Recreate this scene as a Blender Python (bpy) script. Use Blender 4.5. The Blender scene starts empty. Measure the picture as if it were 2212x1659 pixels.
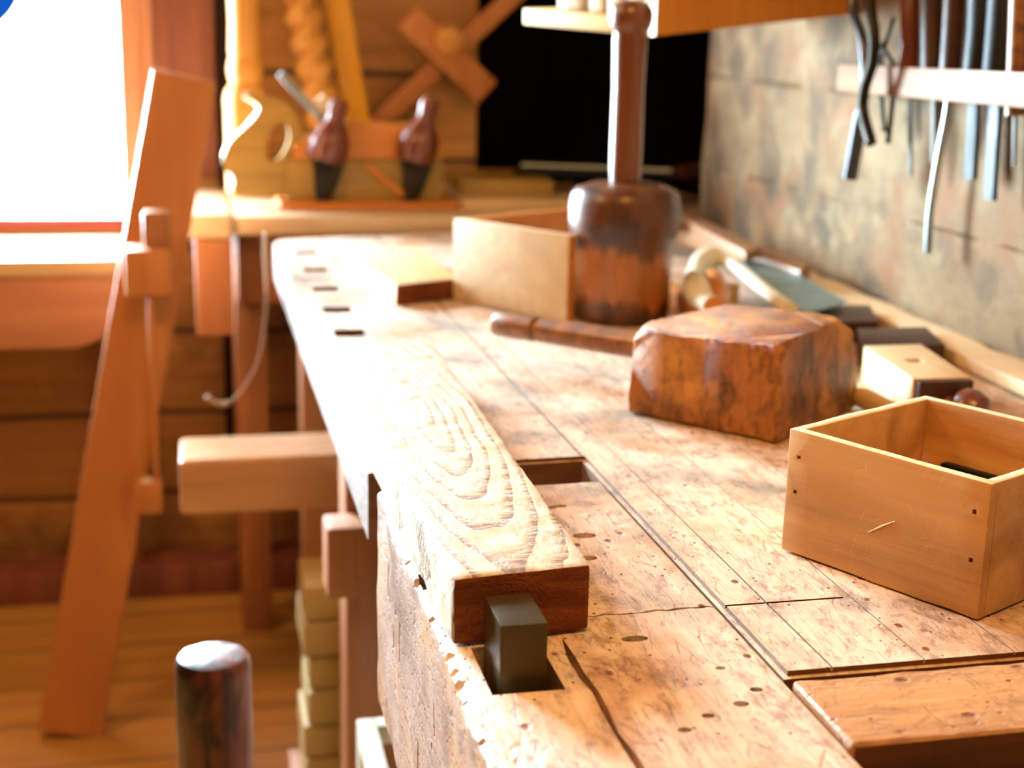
import bpy, bmesh, math, random
from mathutils import Vector, Matrix, noise
from mathutils.geometry import intersect_line_plane
S = bpy.context.scene
COL = S.collection
random.seed(7)

# ------------------------------------------------------------------ camera
FPX, CX, CY = 3000.0, 1106.0, 829.5
CAM = Vector((0, 0, 1.2))
_Y = Vector((410 - CX, -(80 - CY), -FPX)).normalized()
_u = -Vector((823 - CX, -12271.0, -FPX)).normalized()
_Z = (_u - _Y * _u.dot(_Y)).normalized()
_X = _Y.cross(_Z)
ROT = Matrix((_X, _Y, _Z))
cam = bpy.data.objects.new('camera', bpy.data.cameras.new('camera'))
COL.objects.link(cam)
cam.matrix_world = Matrix.Translation(CAM) @ ROT.to_4x4()
cam.data.sensor_width = 36
cam.data.lens = FPX / 2212 * 36
cam.data.clip_start = 0.05
cam.data.dof.use_dof = True
cam.data.dof.focus_distance = 0.92
cam.data.dof.aperture_fstop = 5.4
S.camera = cam

def ray(px, py): return ROT @ Vector((px - CX, -(py - CY), -FPX))
def PX(px, py, x): d = ray(px, py); return CAM + d * ((x - CAM.x) / d.x)
def PY(px, py, y): d = ray(px, py); return CAM + d * ((y - CAM.y) / d.y)
def PZ(px, py, z): d = ray(px, py); return CAM + d * ((z - CAM.z) / d.z)

# ------------------------------------------------------------------ colours / materials
def lin(c):
    return tuple((v / 12.92 if v <= .04045 else ((v + .055) / 1.055) ** 2.4) for v in [x / 255 for x in c]) + (1,)

class NT:
    def __init__(s, name):
        s.m = bpy.data.materials.new(name); s.m.use_nodes = True
        s.t = s.m.node_tree; s.n = s.t.nodes; s.l = s.t.links
        s.b = s.n['Principled BSDF']
    def node(s, typ, **kw):
        n = s.n.new(typ)
        for k, v in kw.items():
            if k.startswith('i_'): n.inputs[k[2:].replace('_', ' ')].default_value = v
            else: setattr(n, k, v)
        return n
    def link(s, a, b): s.l.new(a, b)
    def math(s, op, a, b=None, clamp=False):
        n = s.n.new('ShaderNodeMath'); n.operation = op; n.use_clamp = clamp
        for i, v in enumerate((a, b)):
            if v is None: continue
            if isinstance(v, (int, float)): n.inputs[i].default_value = v
            else: s.link(v, n.inputs[i])
        return n.outputs[0]
    def ramp(s, f, a, b, c0=(0, 0, 0, 1), c1=(1, 1, 1, 1)):
        n = s.n.new('ShaderNodeValToRGB')
        n.color_ramp.elements[0].position = a; n.color_ramp.elements[0].color = c0
        n.color_ramp.elements[1].position = b; n.color_ramp.elements[1].color = c1
        s.link(f, n.inputs[0]); return n.outputs[0]
    def mix(s, f, a, b, mode='MIX'):
        n = s.n.new('ShaderNodeMix'); n.data_type = 'RGBA'; n.blend_type = mode
        for i, v in ((0, f), (6, a), (7, b)):
            if isinstance(v, (int, float)): n.inputs[i].default_value = v
            elif isinstance(v, tuple): n.inputs[i].default_value = v
            else: s.link(v, n.inputs[i])
        return n.outputs[2]
    def vec(s, scale, rot=(0, 0, 0), src='Object'):
        tc = s.node('ShaderNodeTexCoord'); mp = s.node('ShaderNodeMapping')
        mp.inputs['Scale'].default_value = scale; mp.inputs['Rotation'].default_value = rot
        s.link(tc.outputs[src], mp.inputs[0]); return mp.outputs[0]
    def noise(s, v, scale, detail=4, rough=.55, dist=0):
        n = s.node('ShaderNodeTexNoise'); n.inputs['Scale'].default_value = scale
        n.inputs['Detail'].default_value = detail; n.inputs['Roughness'].default_value = rough
        n.inputs['Distortion'].default_value = dist
        s.link(v, n.inputs['Vector']); return n.outputs[0]

def along(axis, k=.08, s=1.0):
    v = [s, s, s]; v['XYZ'.index(axis)] = s * k; return tuple(v)

def wood(name, light, dark, axis='Y', grain=90, rough=.5, contrast=1.0, bump=.25, rings=0, ring_col=None, ring_amt=.6,
         pits=0, pit_col=(60, 25, 10), pit_r=.3, scr=0, scr_col=(80, 45, 20), patch=None, patch_scale=7, patch_lo=.5, patch_hi=.65,
         spec=.5, ring_scale=3.0, k=.06, fuzz=0, coat=0, speck=None, oval=None, zband=None, joints=None, end=None, bdist=.002):
    w = NT(name)
    L, D = lin(light), lin(dark)
    v = w.vec(along(axis, k))
    g = w.noise(v, grain, 5, .65, .2)
    lo = .5 - .22 / contrast; hi = .5 + .2 / contrast
    c = w.ramp(g, lo, hi, D, L)
    h = w.math('MULTIPLY', g, .5)
    big = w.noise(w.vec(along(axis, .3)), 5, 3)
    c = w.mix(w.math('MULTIPLY', w.ramp(big, .35, .7), .35), c, D)
    if rings:
        r = w.noise(w.vec(along(axis, .16)), ring_scale, 1.5, .45, .1)
        s_ = w.math('SINE', w.math('MULTIPLY', r, rings * 6.283))
        rr = w.ramp(s_, .35, .98)
        rr2 = w.math('MULTIPLY', rr, w.ramp(g, .3, .62))
        c = w.mix(w.math('MULTIPLY', rr2, ring_amt), c, lin(ring_col or dark))
        h = w.math('SUBTRACT', h, w.math('MULTIPLY', rr2, .7))
    if oval:
        ox, oy, oa, obb, fr, oc, oamt = oval
        mp = w.node('ShaderNodeMapping'); tc = w.node('ShaderNodeTexCoord'); w.link(tc.outputs['Object'], mp.inputs[0])
        mp.inputs['Location'].default_value = (-ox / oa, -oy / obb, 0); mp.inputs['Scale'].default_value = (1 / oa, 1 / obb, 0)
        ln_ = w.node('ShaderNodeVectorMath'); ln_.operation = 'LENGTH'; w.link(mp.outputs[0], ln_.inputs[0])
        q = w.math('ADD', ln_.outputs['Value'], w.math('MULTIPLY', w.noise(w.vec(along(axis, .3)), 14, 3), .45))
        s_ = w.math('FRACT', w.math('MULTIPLY', q, fr))
        rr = w.ramp(s_, .45, .95)
        tear = w.ramp(w.noise(w.vec((.5, 1.6, 1)), 90, 4, .65), .4, .58)
        c = w.mix(w.math('MULTIPLY', w.math('MULTIPLY', rr, rr), oamt * .6), c, lin(oc))
        q2 = w.math('MULTIPLY', w.ramp(s_, .6, .95), tear)
        c = w.mix(w.math('MULTIPLY', q2, oamt), c, lin(oc)); h = w.math('SUBTRACT', h, w.math('MULTIPLY', q2, 1.2))
    if patch:
        for (pc, off) in (patch if isinstance(patch, list) else [(patch, 0)]):
            p = w.noise(w.vec((1, 1, 1), (off, off * .7, off)), patch_scale, 5, .6, .3)
            c = w.mix(w.ramp(p, patch_lo, patch_hi), c, lin(pc))
    if scr:
        for i, (ang, st) in enumerate(((.5, .04), (-.8, .05), (1.5, .06))):
            vo = w.node('ShaderNodeTexVoronoi'); vo.feature = 'DISTANCE_TO_EDGE'
            vo.inputs['Scale'].default_value = 70
            mp = w.vec((1, st * 3, 1), (0, 0, ang)); w.link(mp, vo.inputs['Vector'])
            e = w.ramp(vo.outputs[0], .0, .035, (1, 1, 1, 1), (0, 0, 0, 1))
            msk = w.ramp(w.noise(w.vec((1, 1, 1), (ang, 0, ang)), 28, 3), .5, .62)
            e = w.math('MULTIPLY', w.math('MULTIPLY', e, msk), scr)
            c = w.mix(e, c, lin(scr_col)); h = w.math('SUBTRACT', h, w.math('MULTIPLY', e, .8))
    if pits:
        for sc, thr, sq in ((pits, .9, 1.0), (pits * 2.3, .86, .6)):
            vo = w.node('ShaderNodeTexVoronoi'); vo.inputs['Scale'].default_value = sc
            w.link(w.vec(along(axis, .75)), vo.inputs['Vector'])
            d = w.ramp(vo.outputs['Distance'], pit_r * .5, pit_r, (1, 1, 1, 1), (0, 0, 0, 1))
            sp = w.node('ShaderNodeSeparateColor'); w.link(vo.outputs['Color'], sp.inputs[0])
            on = w.math('GREATER_THAN', sp.outputs[0], thr)
            p = w.math('MULTIPLY', d, on)
            c = w.mix(p, c, lin(pit_col)); h = w.math('SUBTRACT', h, w.math('MULTIPLY', p, 1.6))
    if speck:
        (scol, samt) = speck
        n1 = w.noise(w.vec(along(axis, .45)), 170, 6, .7, .4); n2 = w.noise(w.vec(along(axis, .6)), 34, 5, .65, .5)
        q = w.ramp(w.math('ADD', w.math('MULTIPLY', n1, .6), w.math('MULTIPLY', n2, .4)), .5, .6)
        c = w.mix(w.math('MULTIPLY', q, samt), c, lin(scol)); h = w.math('SUBTRACT', h, w.math('MULTIPLY', q, .6))
    if zband:
        z0, z1, zc = zband
        tc = w.node('ShaderNodeTexCoord'); sp = w.node('ShaderNodeSeparateXYZ'); w.link(tc.outputs['Object'], sp.inputs[0])
        q = w.math('ADD', sp.outputs[2], w.math('MULTIPLY', w.math('SUBTRACT', w.noise(w.vec((1, 1, .15)), 45, 4, .65), .5), .07))
        bnd = w.math('MULTIPLY', w.ramp(q, z0, z0 + .012), w.ramp(q, z1, z1 + .012, (1, 1, 1, 1), (0, 0, 0, 1)))
        c = w.mix(w.math('MULTIPLY', bnd, .85), c, w.mix(g, lin(zc), lin(tuple(int(x * .6) for x in zc))))
    if fuzz:
        fz = w.noise(w.vec((1, 1, 1)), 420, 3, .7)
        h = w.math('ADD', h, w.math('MULTIPLY', fz, fuzz))
    if joints:
        ax, per, wd, jc = joints
        tc = w.node('ShaderNodeTexCoord'); sp = w.node('ShaderNodeSeparateXYZ'); w.link(tc.outputs['Object'], sp.inputs[0])
        q = w.math('ADD', sp.outputs['XYZ'.index(ax)], w.math('MULTIPLY', w.noise(w.vec((1, 1, 1)), 2.2, 3), per * .12))
        fr = w.math('FRACT', w.math('DIVIDE', q, per))
        dd = w.math('ABSOLUTE', w.math('SUBTRACT', fr, .5))
        j = w.ramp(dd, .5 - wd / per, .5)
        if ax == 'Z' and wd < .005: j = w.math('MULTIPLY', j, w.ramp(w.noise(w.vec((1, 1, 1)), 6, 3), .42, .6))
        fl = w.math('FLOOR', w.math('DIVIDE', q, per))
        tone = w.math('FRACT', w.math('MULTIPLY', w.math('SINE', w.math('MULTIPLY', fl, 12.99)), 43.7))
        c = w.mix(w.math('MULTIPLY', tone, .35), c, D)
        c = w.mix(j, c, lin(jc)); h = w.math('SUBTRACT', h, w.math('MULTIPLY', j, 2))
    w.link(c, w.b.inputs['Base Color'])
    w.b.inputs['Specular IOR Level'].default_value = spec
    rn = w.ramp(g, .2, .8, (rough + .12,) * 3 + (1,), (rough - .08,) * 3 + (1,))
    w.link(rn, w.b.inputs['Roughness'])
    if coat: w.b.inputs['Coat Weight'].default_value = coat; w.b.inputs['Coat Roughness'].default_value = .25
    bp = w.node('ShaderNodeBump'); bp.inputs['Strength'].default_value = bump; bp.inputs['Distance'].default_value = bdist
    w.link(h, bp.inputs['Height']); w.link(bp.outputs[0], w.b.inputs['Normal'])
    return w.m

def metal(name, col, rough=.4, met=1.0, var=.3):
    w = NT(name)
    n = w.noise(w.vec((1, 1, .3)), 60, 4)
    c = w.mix(w.math('MULTIPLY', n, var), lin(col), lin(tuple(int(x * .4) for x in col)))
    w.link(c, w.b.inputs['Base Color']); w.b.inputs['Metallic'].default_value = met
    w.link(w.ramp(n, .2, .8, (rough - .1,) * 3 + (1,), (rough + .15,) * 3 + (1,)), w.b.inputs['Roughness'])
    return w.m

def paint(name, col, rough=.5, var=.15):
    w = NT(name)
    n = w.noise(w.vec((1, 1, 1)), 25, 4)
    w.link(w.mix(w.math('MULTIPLY', n, var), lin(col), lin(tuple(int(x * .5) for x in col))), w.b.inputs['Base Color'])
    w.b.inputs['Roughness'].default_value = rough
    return w.m

M = {}
BENCH = dict(grain=130, rough=.46, contrast=.9, pits=80, pit_col=(120, 66, 34), pit_r=.26, scr=.45, scr_col=(120, 72, 42),
             patch=[((186, 138, 98), 0), ((150, 138, 122), 1.3)], patch_scale=10, patch_lo=.49, patch_hi=.66, bump=.38, fuzz=.4, speck=((112, 72, 46), .55))
M['bench'] = wood('bench_oak', (240, 218, 196), (208, 174, 144), 'Y', **BENCH)
M['vise'] = wood('vise_oak', (240, 220, 200), (206, 172, 146), 'Y', **BENCH)
M['cap'] = wood('end_cap_oak', (212, 160, 104), (166, 112, 62), 'X', speck=((120, 66, 30), .35), grain=110, rough=.5, pits=85, pit_col=(115, 60, 25), pit_r=.34, scr=.25, bump=.5, fuzz=.3)
M['capend'] = wood('dark_oak_edge', (128, 80, 46), (82, 48, 26), 'X', grain=60, rough=.6, bump=.4, patch=[((70, 48, 32), 0)], patch_scale=9, spec=.25)  # darker brown for the front face of the end cap
M['plank'] = wood('weathered_pine', (222, 208, 178), (178, 156, 122), 'Y', grain=150, rough=.62, spec=.35, contrast=.8, oval=(0, .06, .05, .36, 5.5, (112, 66, 40), .7),
                  scr=.12, scr_col=(130, 100, 70), bump=.36, patch=[((170, 165, 140), .4)], patch_scale=8, patch_lo=.55, patch_hi=.75, fuzz=.3, speck=((120, 92, 62), .35))
M['plank_end'] = wood('sawn_end_grain', (168, 92, 42), (112, 52, 20), 'X', grain=120, rough=.8, k=.25, rings=9, ring_col=(84, 36, 14), ring_scale=6, bump=1.0, fuzz=1.2, spec=.2, bdist=.004)
M['block'] = wood('mallet_beech', (194, 122, 50), (154, 90, 34), 'Z', grain=100, rough=.42, spec=.4, contrast=.9, bump=.8, fuzz=1.0, k=.2, speck=((104, 60, 22), .55),
                  patch=[((96, 60, 32), 0), ((216, 148, 62), 1.1)], patch_scale=13, patch_lo=.5, patch_hi=.64, pits=55, pit_col=(90, 45, 20), pit_r=.14, rings=3, ring_col=(110, 55, 20), ring_amt=.35, bdist=.003)
M['box'] = wood('box_pine', (222, 172, 112), (202, 148, 84), 'X', grain=60, rough=.55, contrast=1, rings=5, ring_col=(134, 80, 34), ring_amt=.6, ring_scale=6,
                bump=.25, scr=.12, scr_col=(236, 190, 120), spec=.35, pits=22, pit_r=.06)
M['worn'] = wood('bright_worn_pine', (246, 226, 186), (226, 194, 146), 'X', grain=70, rough=.4, bump=.2)  # pale worn pine; also paints the lit look of box rims
M['pale'] = wood('pale_pine', (228, 206, 166), (204, 172, 124), 'X', grain=70, rough=.5, rings=4, ring_col=(190, 150, 110), ring_amt=.45, ring_scale=7, bump=.15)
M['palez'] = wood('pale_board_pine', (226, 200, 156), (200, 162, 110), 'Y', grain=70, rough=.5, rings=4, ring_col=(184, 136, 84), ring_amt=.4, ring_scale=7, bump=.15)
M['orange'] = wood('orange_pine', (214, 140, 58), (186, 108, 36), 'X', grain=50, rough=.45, bump=.15)
M['yellow'] = wood('golden_turned_wood', (226, 170, 88), (206, 140, 60), 'Z', grain=50, rough=.4, bump=.1)
M['stick'] = wood('yellow_stick_wood', (232, 168, 34), (214, 146, 20), 'Z', grain=40, rough=.45, bump=.1)
M['mallet'] = wood('dark_mallet_wood', (122, 70, 30), (78, 42, 18), 'Z', zband=(.022, .088, (206, 124, 44)), grain=60, rough=.34, contrast=.9, bump=.3, patch=[((58, 28, 14), 0)], patch_scale=16, patch_lo=.48, patch_hi=.62, coat=.35, k=.15)
M['handle'] = wood('polished_handle_wood', (134, 76, 34), (98, 52, 20), 'Z', grain=60, rough=.3, bump=.12, coat=.5)
M['peg'] = wood('worn_peg_wood', (142, 78, 50), (52, 24, 14), 'Z', grain=120, rough=.36, contrast=1.6, bump=.5, patch=[((46, 22, 14), 0)], patch_scale=26, patch_lo=.5, patch_hi=.6, coat=.3, k=.1)
M['mhandle'] = wood('worn_ash_handle', (176, 116, 60), (96, 56, 26), 'X', grain=80, rough=.35, contrast=1.2, bump=.2, coat=.3)
M['brown'] = wood('red_brown_wood', (184, 122, 76), (146, 90, 52), 'Z', grain=35, rough=.5, bump=.15)
M['beam'] = wood('beam_wood', (206, 160, 122), (172, 122, 86), 'X', grain=30, rough=.26, bump=.1)
M['lean'] = wood('reddish_plank_wood', (214, 142, 78), (176, 104, 52), 'Z', grain=26, rough=.5, contrast=1, bump=.15, rings=3, ring_col=(130, 66, 30), ring_amt=.4, ring_scale=3)
M['apron'] = wood('apron_wood', (190, 134, 104), (164, 106, 78), 'X', grain=22, rough=.45, bump=.1)
M['whitetop'] = wood('scrubbed_pine', (222, 200, 168), (186, 156, 118), 'X', grain=40, rough=.3, bump=.1)
M['wall'] = wood('wall_plank_wood', (226, 166, 96), (164, 108, 56), 'X', grain=26, rough=.6, contrast=.9, bump=.4, joints=('Z', .19, .012, (40, 22, 12)), patch=[((92, 54, 28), 0)], patch_scale=3, patch_lo=.5, patch_hi=.7)
M['wallred'] = wood('wall_redbrown_wood', (150, 84, 62), (104, 54, 40), 'Z', grain=20, rough=.55, bump=.2)
M['dark'] = wood('near_black_wood', (40, 26, 22), (24, 15, 14), 'Z', grain=30, rough=.85, bump=.2, spec=.15)  # near-black; paints in alcove shade and cuts bounce off the unseen walls
M['wallr'] = wood('hewn_log_wood', (160, 136, 100), (112, 88, 62), 'Y', grain=18, rough=.75, contrast=.7, bump=.6, k=.35, joints=('Z', .165, .004, (100, 76, 52)),
                  patch=[((132, 90, 58), 0), ((84, 70, 54), 2.1)], patch_scale=9, patch_lo=.48, patch_hi=.66, spec=.2, bdist=.01)
M['floor'] = wood('floor_boards', (206, 156, 76), (160, 110, 48), 'X', grain=26, rough=.45, bump=.2, joints=('Y', .16, .006, (60, 34, 16)))
M['ceil'] = wood('ceiling_boards', (110, 66, 34), (74, 42, 20), 'X', grain=22, rough=.6, joints=('Y', .2, .01, (40, 24, 14)))
M['rail'] = wood('rack_rail_pine', (166, 122, 76), (132, 88, 50), 'Y', grain=50, rough=.5, bump=.15)
M['shelfw'] = wood('orange_shelf_pine', (224, 150, 52), (200, 120, 32), 'Z', grain=40, rough=.45, bump=.1)
M['shelfp'] = wood('light_shelf_pine', (240, 200, 128), (222, 172, 96), 'X', grain=40, rough=.45, bump=.1)
M['choco'] = wood('dark_walnut', (84, 46, 26), (52, 26, 14), 'X', grain=50, rough=.45, bump=.15)
M['olive'] = wood('olive_boxwood', (176, 142, 64), (136, 104, 40), 'X', grain=30, rough=.4, bump=.15)
M['knobw'] = wood('rosewood_knob', (132, 62, 36), (88, 36, 20), 'Z', grain=40, rough=.3, bump=.1, coat=.6)
M['khaki'] = wood('khaki_boards', (190, 164, 104), (160, 132, 76), 'X', grain=40, rough=.6, bump=.2)
M['winred'] = paint('red_brown_paint', (150, 46, 14), .45)
M['jamb'] = wood('window_casing_wood', (220, 160, 128), (194, 128, 98), 'Z', grain=20, rough=.5, bump=.1)
M['white'] = paint('white_paint', (226, 220, 200), .4)
M['cream'] = paint('cream_horn', (238, 230, 204), .35)
M['cord'] = paint('pale_cord', (196, 170, 140), .7)
M['iron'] = metal('dark_iron', (58, 52, 46), .42)
M['dog'] = metal('olive_dog_iron', (84, 66, 24), .36, .5)  # olive base colour paints in a warm reflection on dark iron
M['blackiron'] = metal('black_iron', (26, 24, 24), .5, .25)
M['steel'] = metal('grey_steel', (176, 186, 186), .32)
M['tooliron'] = metal('tool_iron', (92, 92, 96), .3)
M['bluesteel'] = metal('blue_grey_steel', (150, 178, 180), .4)
M['darkblue'] = metal('dark_blue_steel', (44, 52, 66), .45)
M['red'] = paint('red_paint', (130, 16, 26), .4)
M['black'] = paint('black_gap', (18, 14, 12), .8)

# ------------------------------------------------------------------ mesh helpers
def BM(): return bmesh.new()
def box(bm, x0, x1, y0, y1, z0, z1, mat=None, bev=0, seg=2):
    r = bmesh.ops.create_cube(bm, size=1)
    vs = r['verts']
    bmesh.ops.scale(bm, vec=(x1 - x0, y1 - y0, z1 - z0), verts=vs)
    bmesh.ops.translate(bm, vec=((x0 + x1) / 2, (y0 + y1) / 2, (z0 + z1) / 2), verts=vs)
    if bev:
        es = list({e for v in vs for e in v.link_edges})
        o = bmesh.ops.bevel(bm, geom=es, offset=bev, segments=seg, affect='EDGES', profile=.6)
        vs = list({v for f in o['faces'] for v in f.verts} | {v for v in vs if v.is_valid})
    if mat: bmesh.ops.transform(bm, matrix=mat, verts=[v for v in vs if v.is_valid])
    return bm
def hexa(bm, b, t, bev=0):
    """prism between two matching rings of points (bottom b, top t)"""
    vb = [bm.verts.new(p) for p in b]; vt = [bm.verts.new(p) for p in t]; n = len(b)
    fs = [bm.faces.new(list(reversed(vb))), bm.faces.new(vt)]
    for i in range(n): fs.append(bm.faces.new((vb[i], vb[(i + 1) % n], vt[(i + 1) % n], vt[i])))
    bmesh.ops.recalc_face_normals(bm, faces=fs)
    if bev:
        bmesh.ops.bevel(bm, geom=list({e for f in fs for e in f.edges}), offset=bev, segments=2, affect='EDGES', profile=.6)
    return bm
def prism(bm, pts, a, b, axis='Y', bev=0):
    if axis == 'Y': f = lambda p, d: (p[0], d, p[1])
    elif axis == 'X': f = lambda p, d: (d, p[0], p[1])
    else: f = lambda p, d: (p[0], p[1], d)
    return hexa(bm, [f(p, a) for p in pts], [f(p, b) for p in pts], bev)
def lathe(bm, prof, seg=40, mat=None):
    rows = []
    for r, z in prof:
        if r < 1e-5: rows.append([bm.verts.new((0, 0, z))])
        else: rows.append([bm.verts.new((r * math.cos(2 * math.pi * i / seg), r * math.sin(2 * math.pi * i / seg), z)) for i in range(seg)])
    for A, B in zip(rows, rows[1:]):
        for i in range(seg):
            j = (i + 1) % seg
            if len(A) == 1 and len(B) == 1: continue
            if len(A) == 1: bm.faces.new((A[0], B[j], B[i]))
            elif len(B) == 1: bm.faces.new((A[i], A[j], B[0]))
            else: bm.faces.new((A[i], A[j], B[j], B[i]))
    if len(rows[0]) > 1: bm.faces.new(list(reversed(rows[0])))
    if len(rows[-1]) > 1: bm.faces.new(rows[-1])
    bmesh.ops.recalc_face_normals(bm, faces=bm.faces)
    if mat: bmesh.ops.transform(bm, matrix=mat, verts=[v for r in rows for v in r])
    return bm
def tube(bm, pts, rad, seg=12, sx=1.0, sy=1.0):
    pts = [Vector(p) for p in pts]; n = len(pts)
    if isinstance(rad, (int, float)): rad = [rad] * n
    ref = Vector((0, 1, 0)) if abs((pts[-1] - pts[0]).normalized().y) < .8 else Vector((1, 0, 0))
    rows = []
    for i, p in enumerate(pts):
        t = (pts[min(i + 1, n - 1)] - pts[max(i - 1, 0)]).normalized()
        a = (ref - t * ref.dot(t)).normalized(); b = t.cross(a)
        rows.append([bm.verts.new(p + (a * math.cos(2 * math.pi * k / seg) * sx + b * math.sin(2 * math.pi * k / seg) * sy) * rad[i]) for k in range(seg)])
    for A, B in zip(rows, rows[1:]):
        for i in range(seg): bm.faces.new((A[i], A[(i + 1) % seg], B[(i + 1) % seg], B[i]))
    bm.faces.new(list(reversed(rows[0]))); bm.faces.new(rows[-1])
    bmesh.ops.recalc_face_normals(bm, faces=bm.faces)
    return bm
def smooth_path(pts, n=5):
    pts = [Vector(p) for p in pts]; out = []
    P = [pts[0]] + pts + [pts[-1]]
    for i in range(1, len(P) - 2):
        for k in range(n):
            t = k / n; a, b, c, d = P[i - 1], P[i], P[i + 1], P[i + 2]
            out.append(.5 * ((2 * b) + (c - a) * t + (2 * a - 5 * b + 4 * c - d) * t * t + (3 * b - a - 3 * c + d) * t ** 3))
    out.append(pts[-1]); return out
def dice(bm, size):
    """cut long edges until no edge is longer than size"""
    for _ in range(7):
        es = [e for e in bm.edges if e.calc_length() > size * 1.5]
        if not es: break
        bmesh.ops.subdivide_edges(bm, edges=es, cuts=1, use_grid_fill=True)
    bmesh.ops.triangulate(bm, faces=[f for f in bm.faces if len(f.verts) > 4])
def rough(bm, amp, scale, seed=0, sel=None):
    bm.normal_update()
    for v in bm.verts:
        if sel and not sel(v): continue
        p = v.co * scale + Vector((seed * 7.3, seed * 3.1, seed))
        v.co += v.normal * amp * (noise.noise(p) + .5 * noise.noise(p * 2.3))
def ob(name, bm, mat, parent=None, angle=35, shift=True):
    if parent is not None and shift:
        bmesh.ops.transform(bm, matrix=parent.matrix_basis.inverted(), verts=bm.verts)
    me = bpy.data.meshes.new(name); bm.to_mesh(me); bm.free()
    for m in (mat if isinstance(mat, (list, tuple)) else [mat]): me.materials.append(m)
    for p in me.polygons: p.use_smooth = True
    me.set_sharp_from_angle(angle=math.radians(angle))
    o = bpy.data.objects.new(name, me); COL.objects.link(o)
    if parent is not None: o.parent = parent
    return o
def cut(o, cutters):
    """carve boxes out of a finished mesh (vertices of the cutters in world space, object unrotated)"""
    cb = BM()
    for c in cutters:
        if callable(c): c(cb)
        else: box(cb, *c)
    off = Vector((0, 0, 0)); p = o
    while p: off += p.location; p = p.parent
    bmesh.ops.translate(cb, vec=-off, verts=cb.verts)
    me = bpy.data.meshes.new('tmp'); cb.to_mesh(me); cb.free()
    co = bpy.data.objects.new('tmp', me); COL.objects.link(co)
    par = o.parent; o.parent = None; loc = o.location.copy(); o.location = (0, 0, 0)
    md = o.modifiers.new('b', 'BOOLEAN'); md.operation = 'DIFFERENCE'; md.object = co; md.solver = 'EXACT'; md.use_self = True
    bpy.context.view_layer.update()
    dg = bpy.context.evaluated_depsgraph_get()
    new = bpy.data.meshes.new_from_object(o.evaluated_get(dg))
    o.modifiers.remove(md)
    old = o.data; o.data = new; bpy.data.meshes.remove(old)
    bpy.data.objects.remove(co); bpy.data.meshes.remove(me)
    o.parent = par; o.location = loc
    for p in new.polygons: p.use_smooth = True
    new.set_sharp_from_angle(angle=math.radians(35))
def thing(name, label, cat, loc=(0, 0, 0), rotz=0, group=None):
    o = bpy.data.objects.new(name, None); COL.objects.link(o)
    o.empty_display_size = .05
    o.location = loc; o.rotation_euler = (0, 0, rotz)
    o.matrix_basis = Matrix.Translation(loc) @ Matrix.Rotation(rotz, 4, 'Z')
    return tag(o, label, cat, group)
def tag(o, label, cat, group=None):
    o['label'] = label; o['category'] = cat
    if group: o['group'] = group
    return o
def struct(name, bm, mat, parent=None):
    o = ob(name, bm, mat, parent)
    if parent is None: o['kind'] = 'structure'
    return o
def rebase(o, loc):
    """put a single-mesh thing's origin at its base"""
    o.data.transform(Matrix.Translation(-Vector(loc))); o.location = loc; return o
def V2(a, b): return (Vector((b[0], b[1])) - Vector((a[0], a[1])))
def oriented(origin, ux, uz=(0, 0, 1)):
    ux = Vector(ux).normalized(); uz = Vector(uz).normalized(); uy = uz.cross(ux).normalized()
    m = Matrix((ux, uy, uz)).transposed().to_4x4(); return Matrix.Translation(origin) @ m

# ------------------------------------------------------------------ the setting
WR = lambda y: .925 + .05 * (y - 1.5)          # face of the right wall
XL, YF, YB, ZC = -2.6, -1.7, 3.15, 2.45
struct('floor', box(BM(), XL - .2, 1.9, YF - .2, 4.4, -.08, 0), M['floor'])
struct('ceiling', box(BM(), XL - .2, 1.9, YF - .2, 4.4, ZC, ZC + .1), M['ceil'])
b = BM()
for x0, x1, z0, z1 in ((XL - .15, -1.15, 0, ZC), (-1.15, -.145, 0, .785), (-1.15, -.145, 2.15, ZC), (-.145, .0, 0, ZC)):
    box(b, x0, x1, YB, YB + .14, z0, z1)
struct('wall_back', box(b, .0, .63, YB, YB + .14, 0, ZC), [M['wall']])
struct('trim_1', box(BM(), -.075, .052, YB - .03, YB - .001, .9, ZC - .01, bev=.004), M['wallred'])
struct('trim_2', box(BM(), .053, .085, YB - .05, YB - .001, .3, ZC - .01, bev=.004), M['dark'])
y0, y1 = -1.75, 2.62
b = BM(); hexa(b, [(WR(y0), y0, 0), (WR(y0) + .16, y0, 0), (WR(y1) + .16, y1, 0), (WR(y1), y1, 0)],
               [(WR(y0), y0, ZC), (WR(y0) + .16, y0, ZC), (WR(y1) + .16, y1, ZC), (WR(y1), y1, ZC)])
dice(b, .07); rough(b, .006, 7, 3, lambda v: v.co.x < WR(v.co.y) + .05)
struct('wall_right', b, M['wallr'])
b = BM()
for x0, x1, ya, yb_, z0, z1 in ((1.72, 1.8, 2.5, 4.3, 0, ZC), (0.5, .63, 3.29, 4.3, 0, ZC), (.5, 1.8, 4.22, 4.3, 0, ZC), (1.13, 1.8, 2.5, 2.62, 0, ZC)):
    box(b, x0, x1, ya, yb_, z0, z1)
struct('wall_alcove', b, M['dark'])  # dark of the unlit recess is put into the wall colour
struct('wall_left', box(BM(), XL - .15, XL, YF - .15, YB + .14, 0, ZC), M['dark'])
struct('wall_front', box(BM(), XL - .15, 1.9, YF - .15, YF, 0, ZC), M['dark'])
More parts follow.
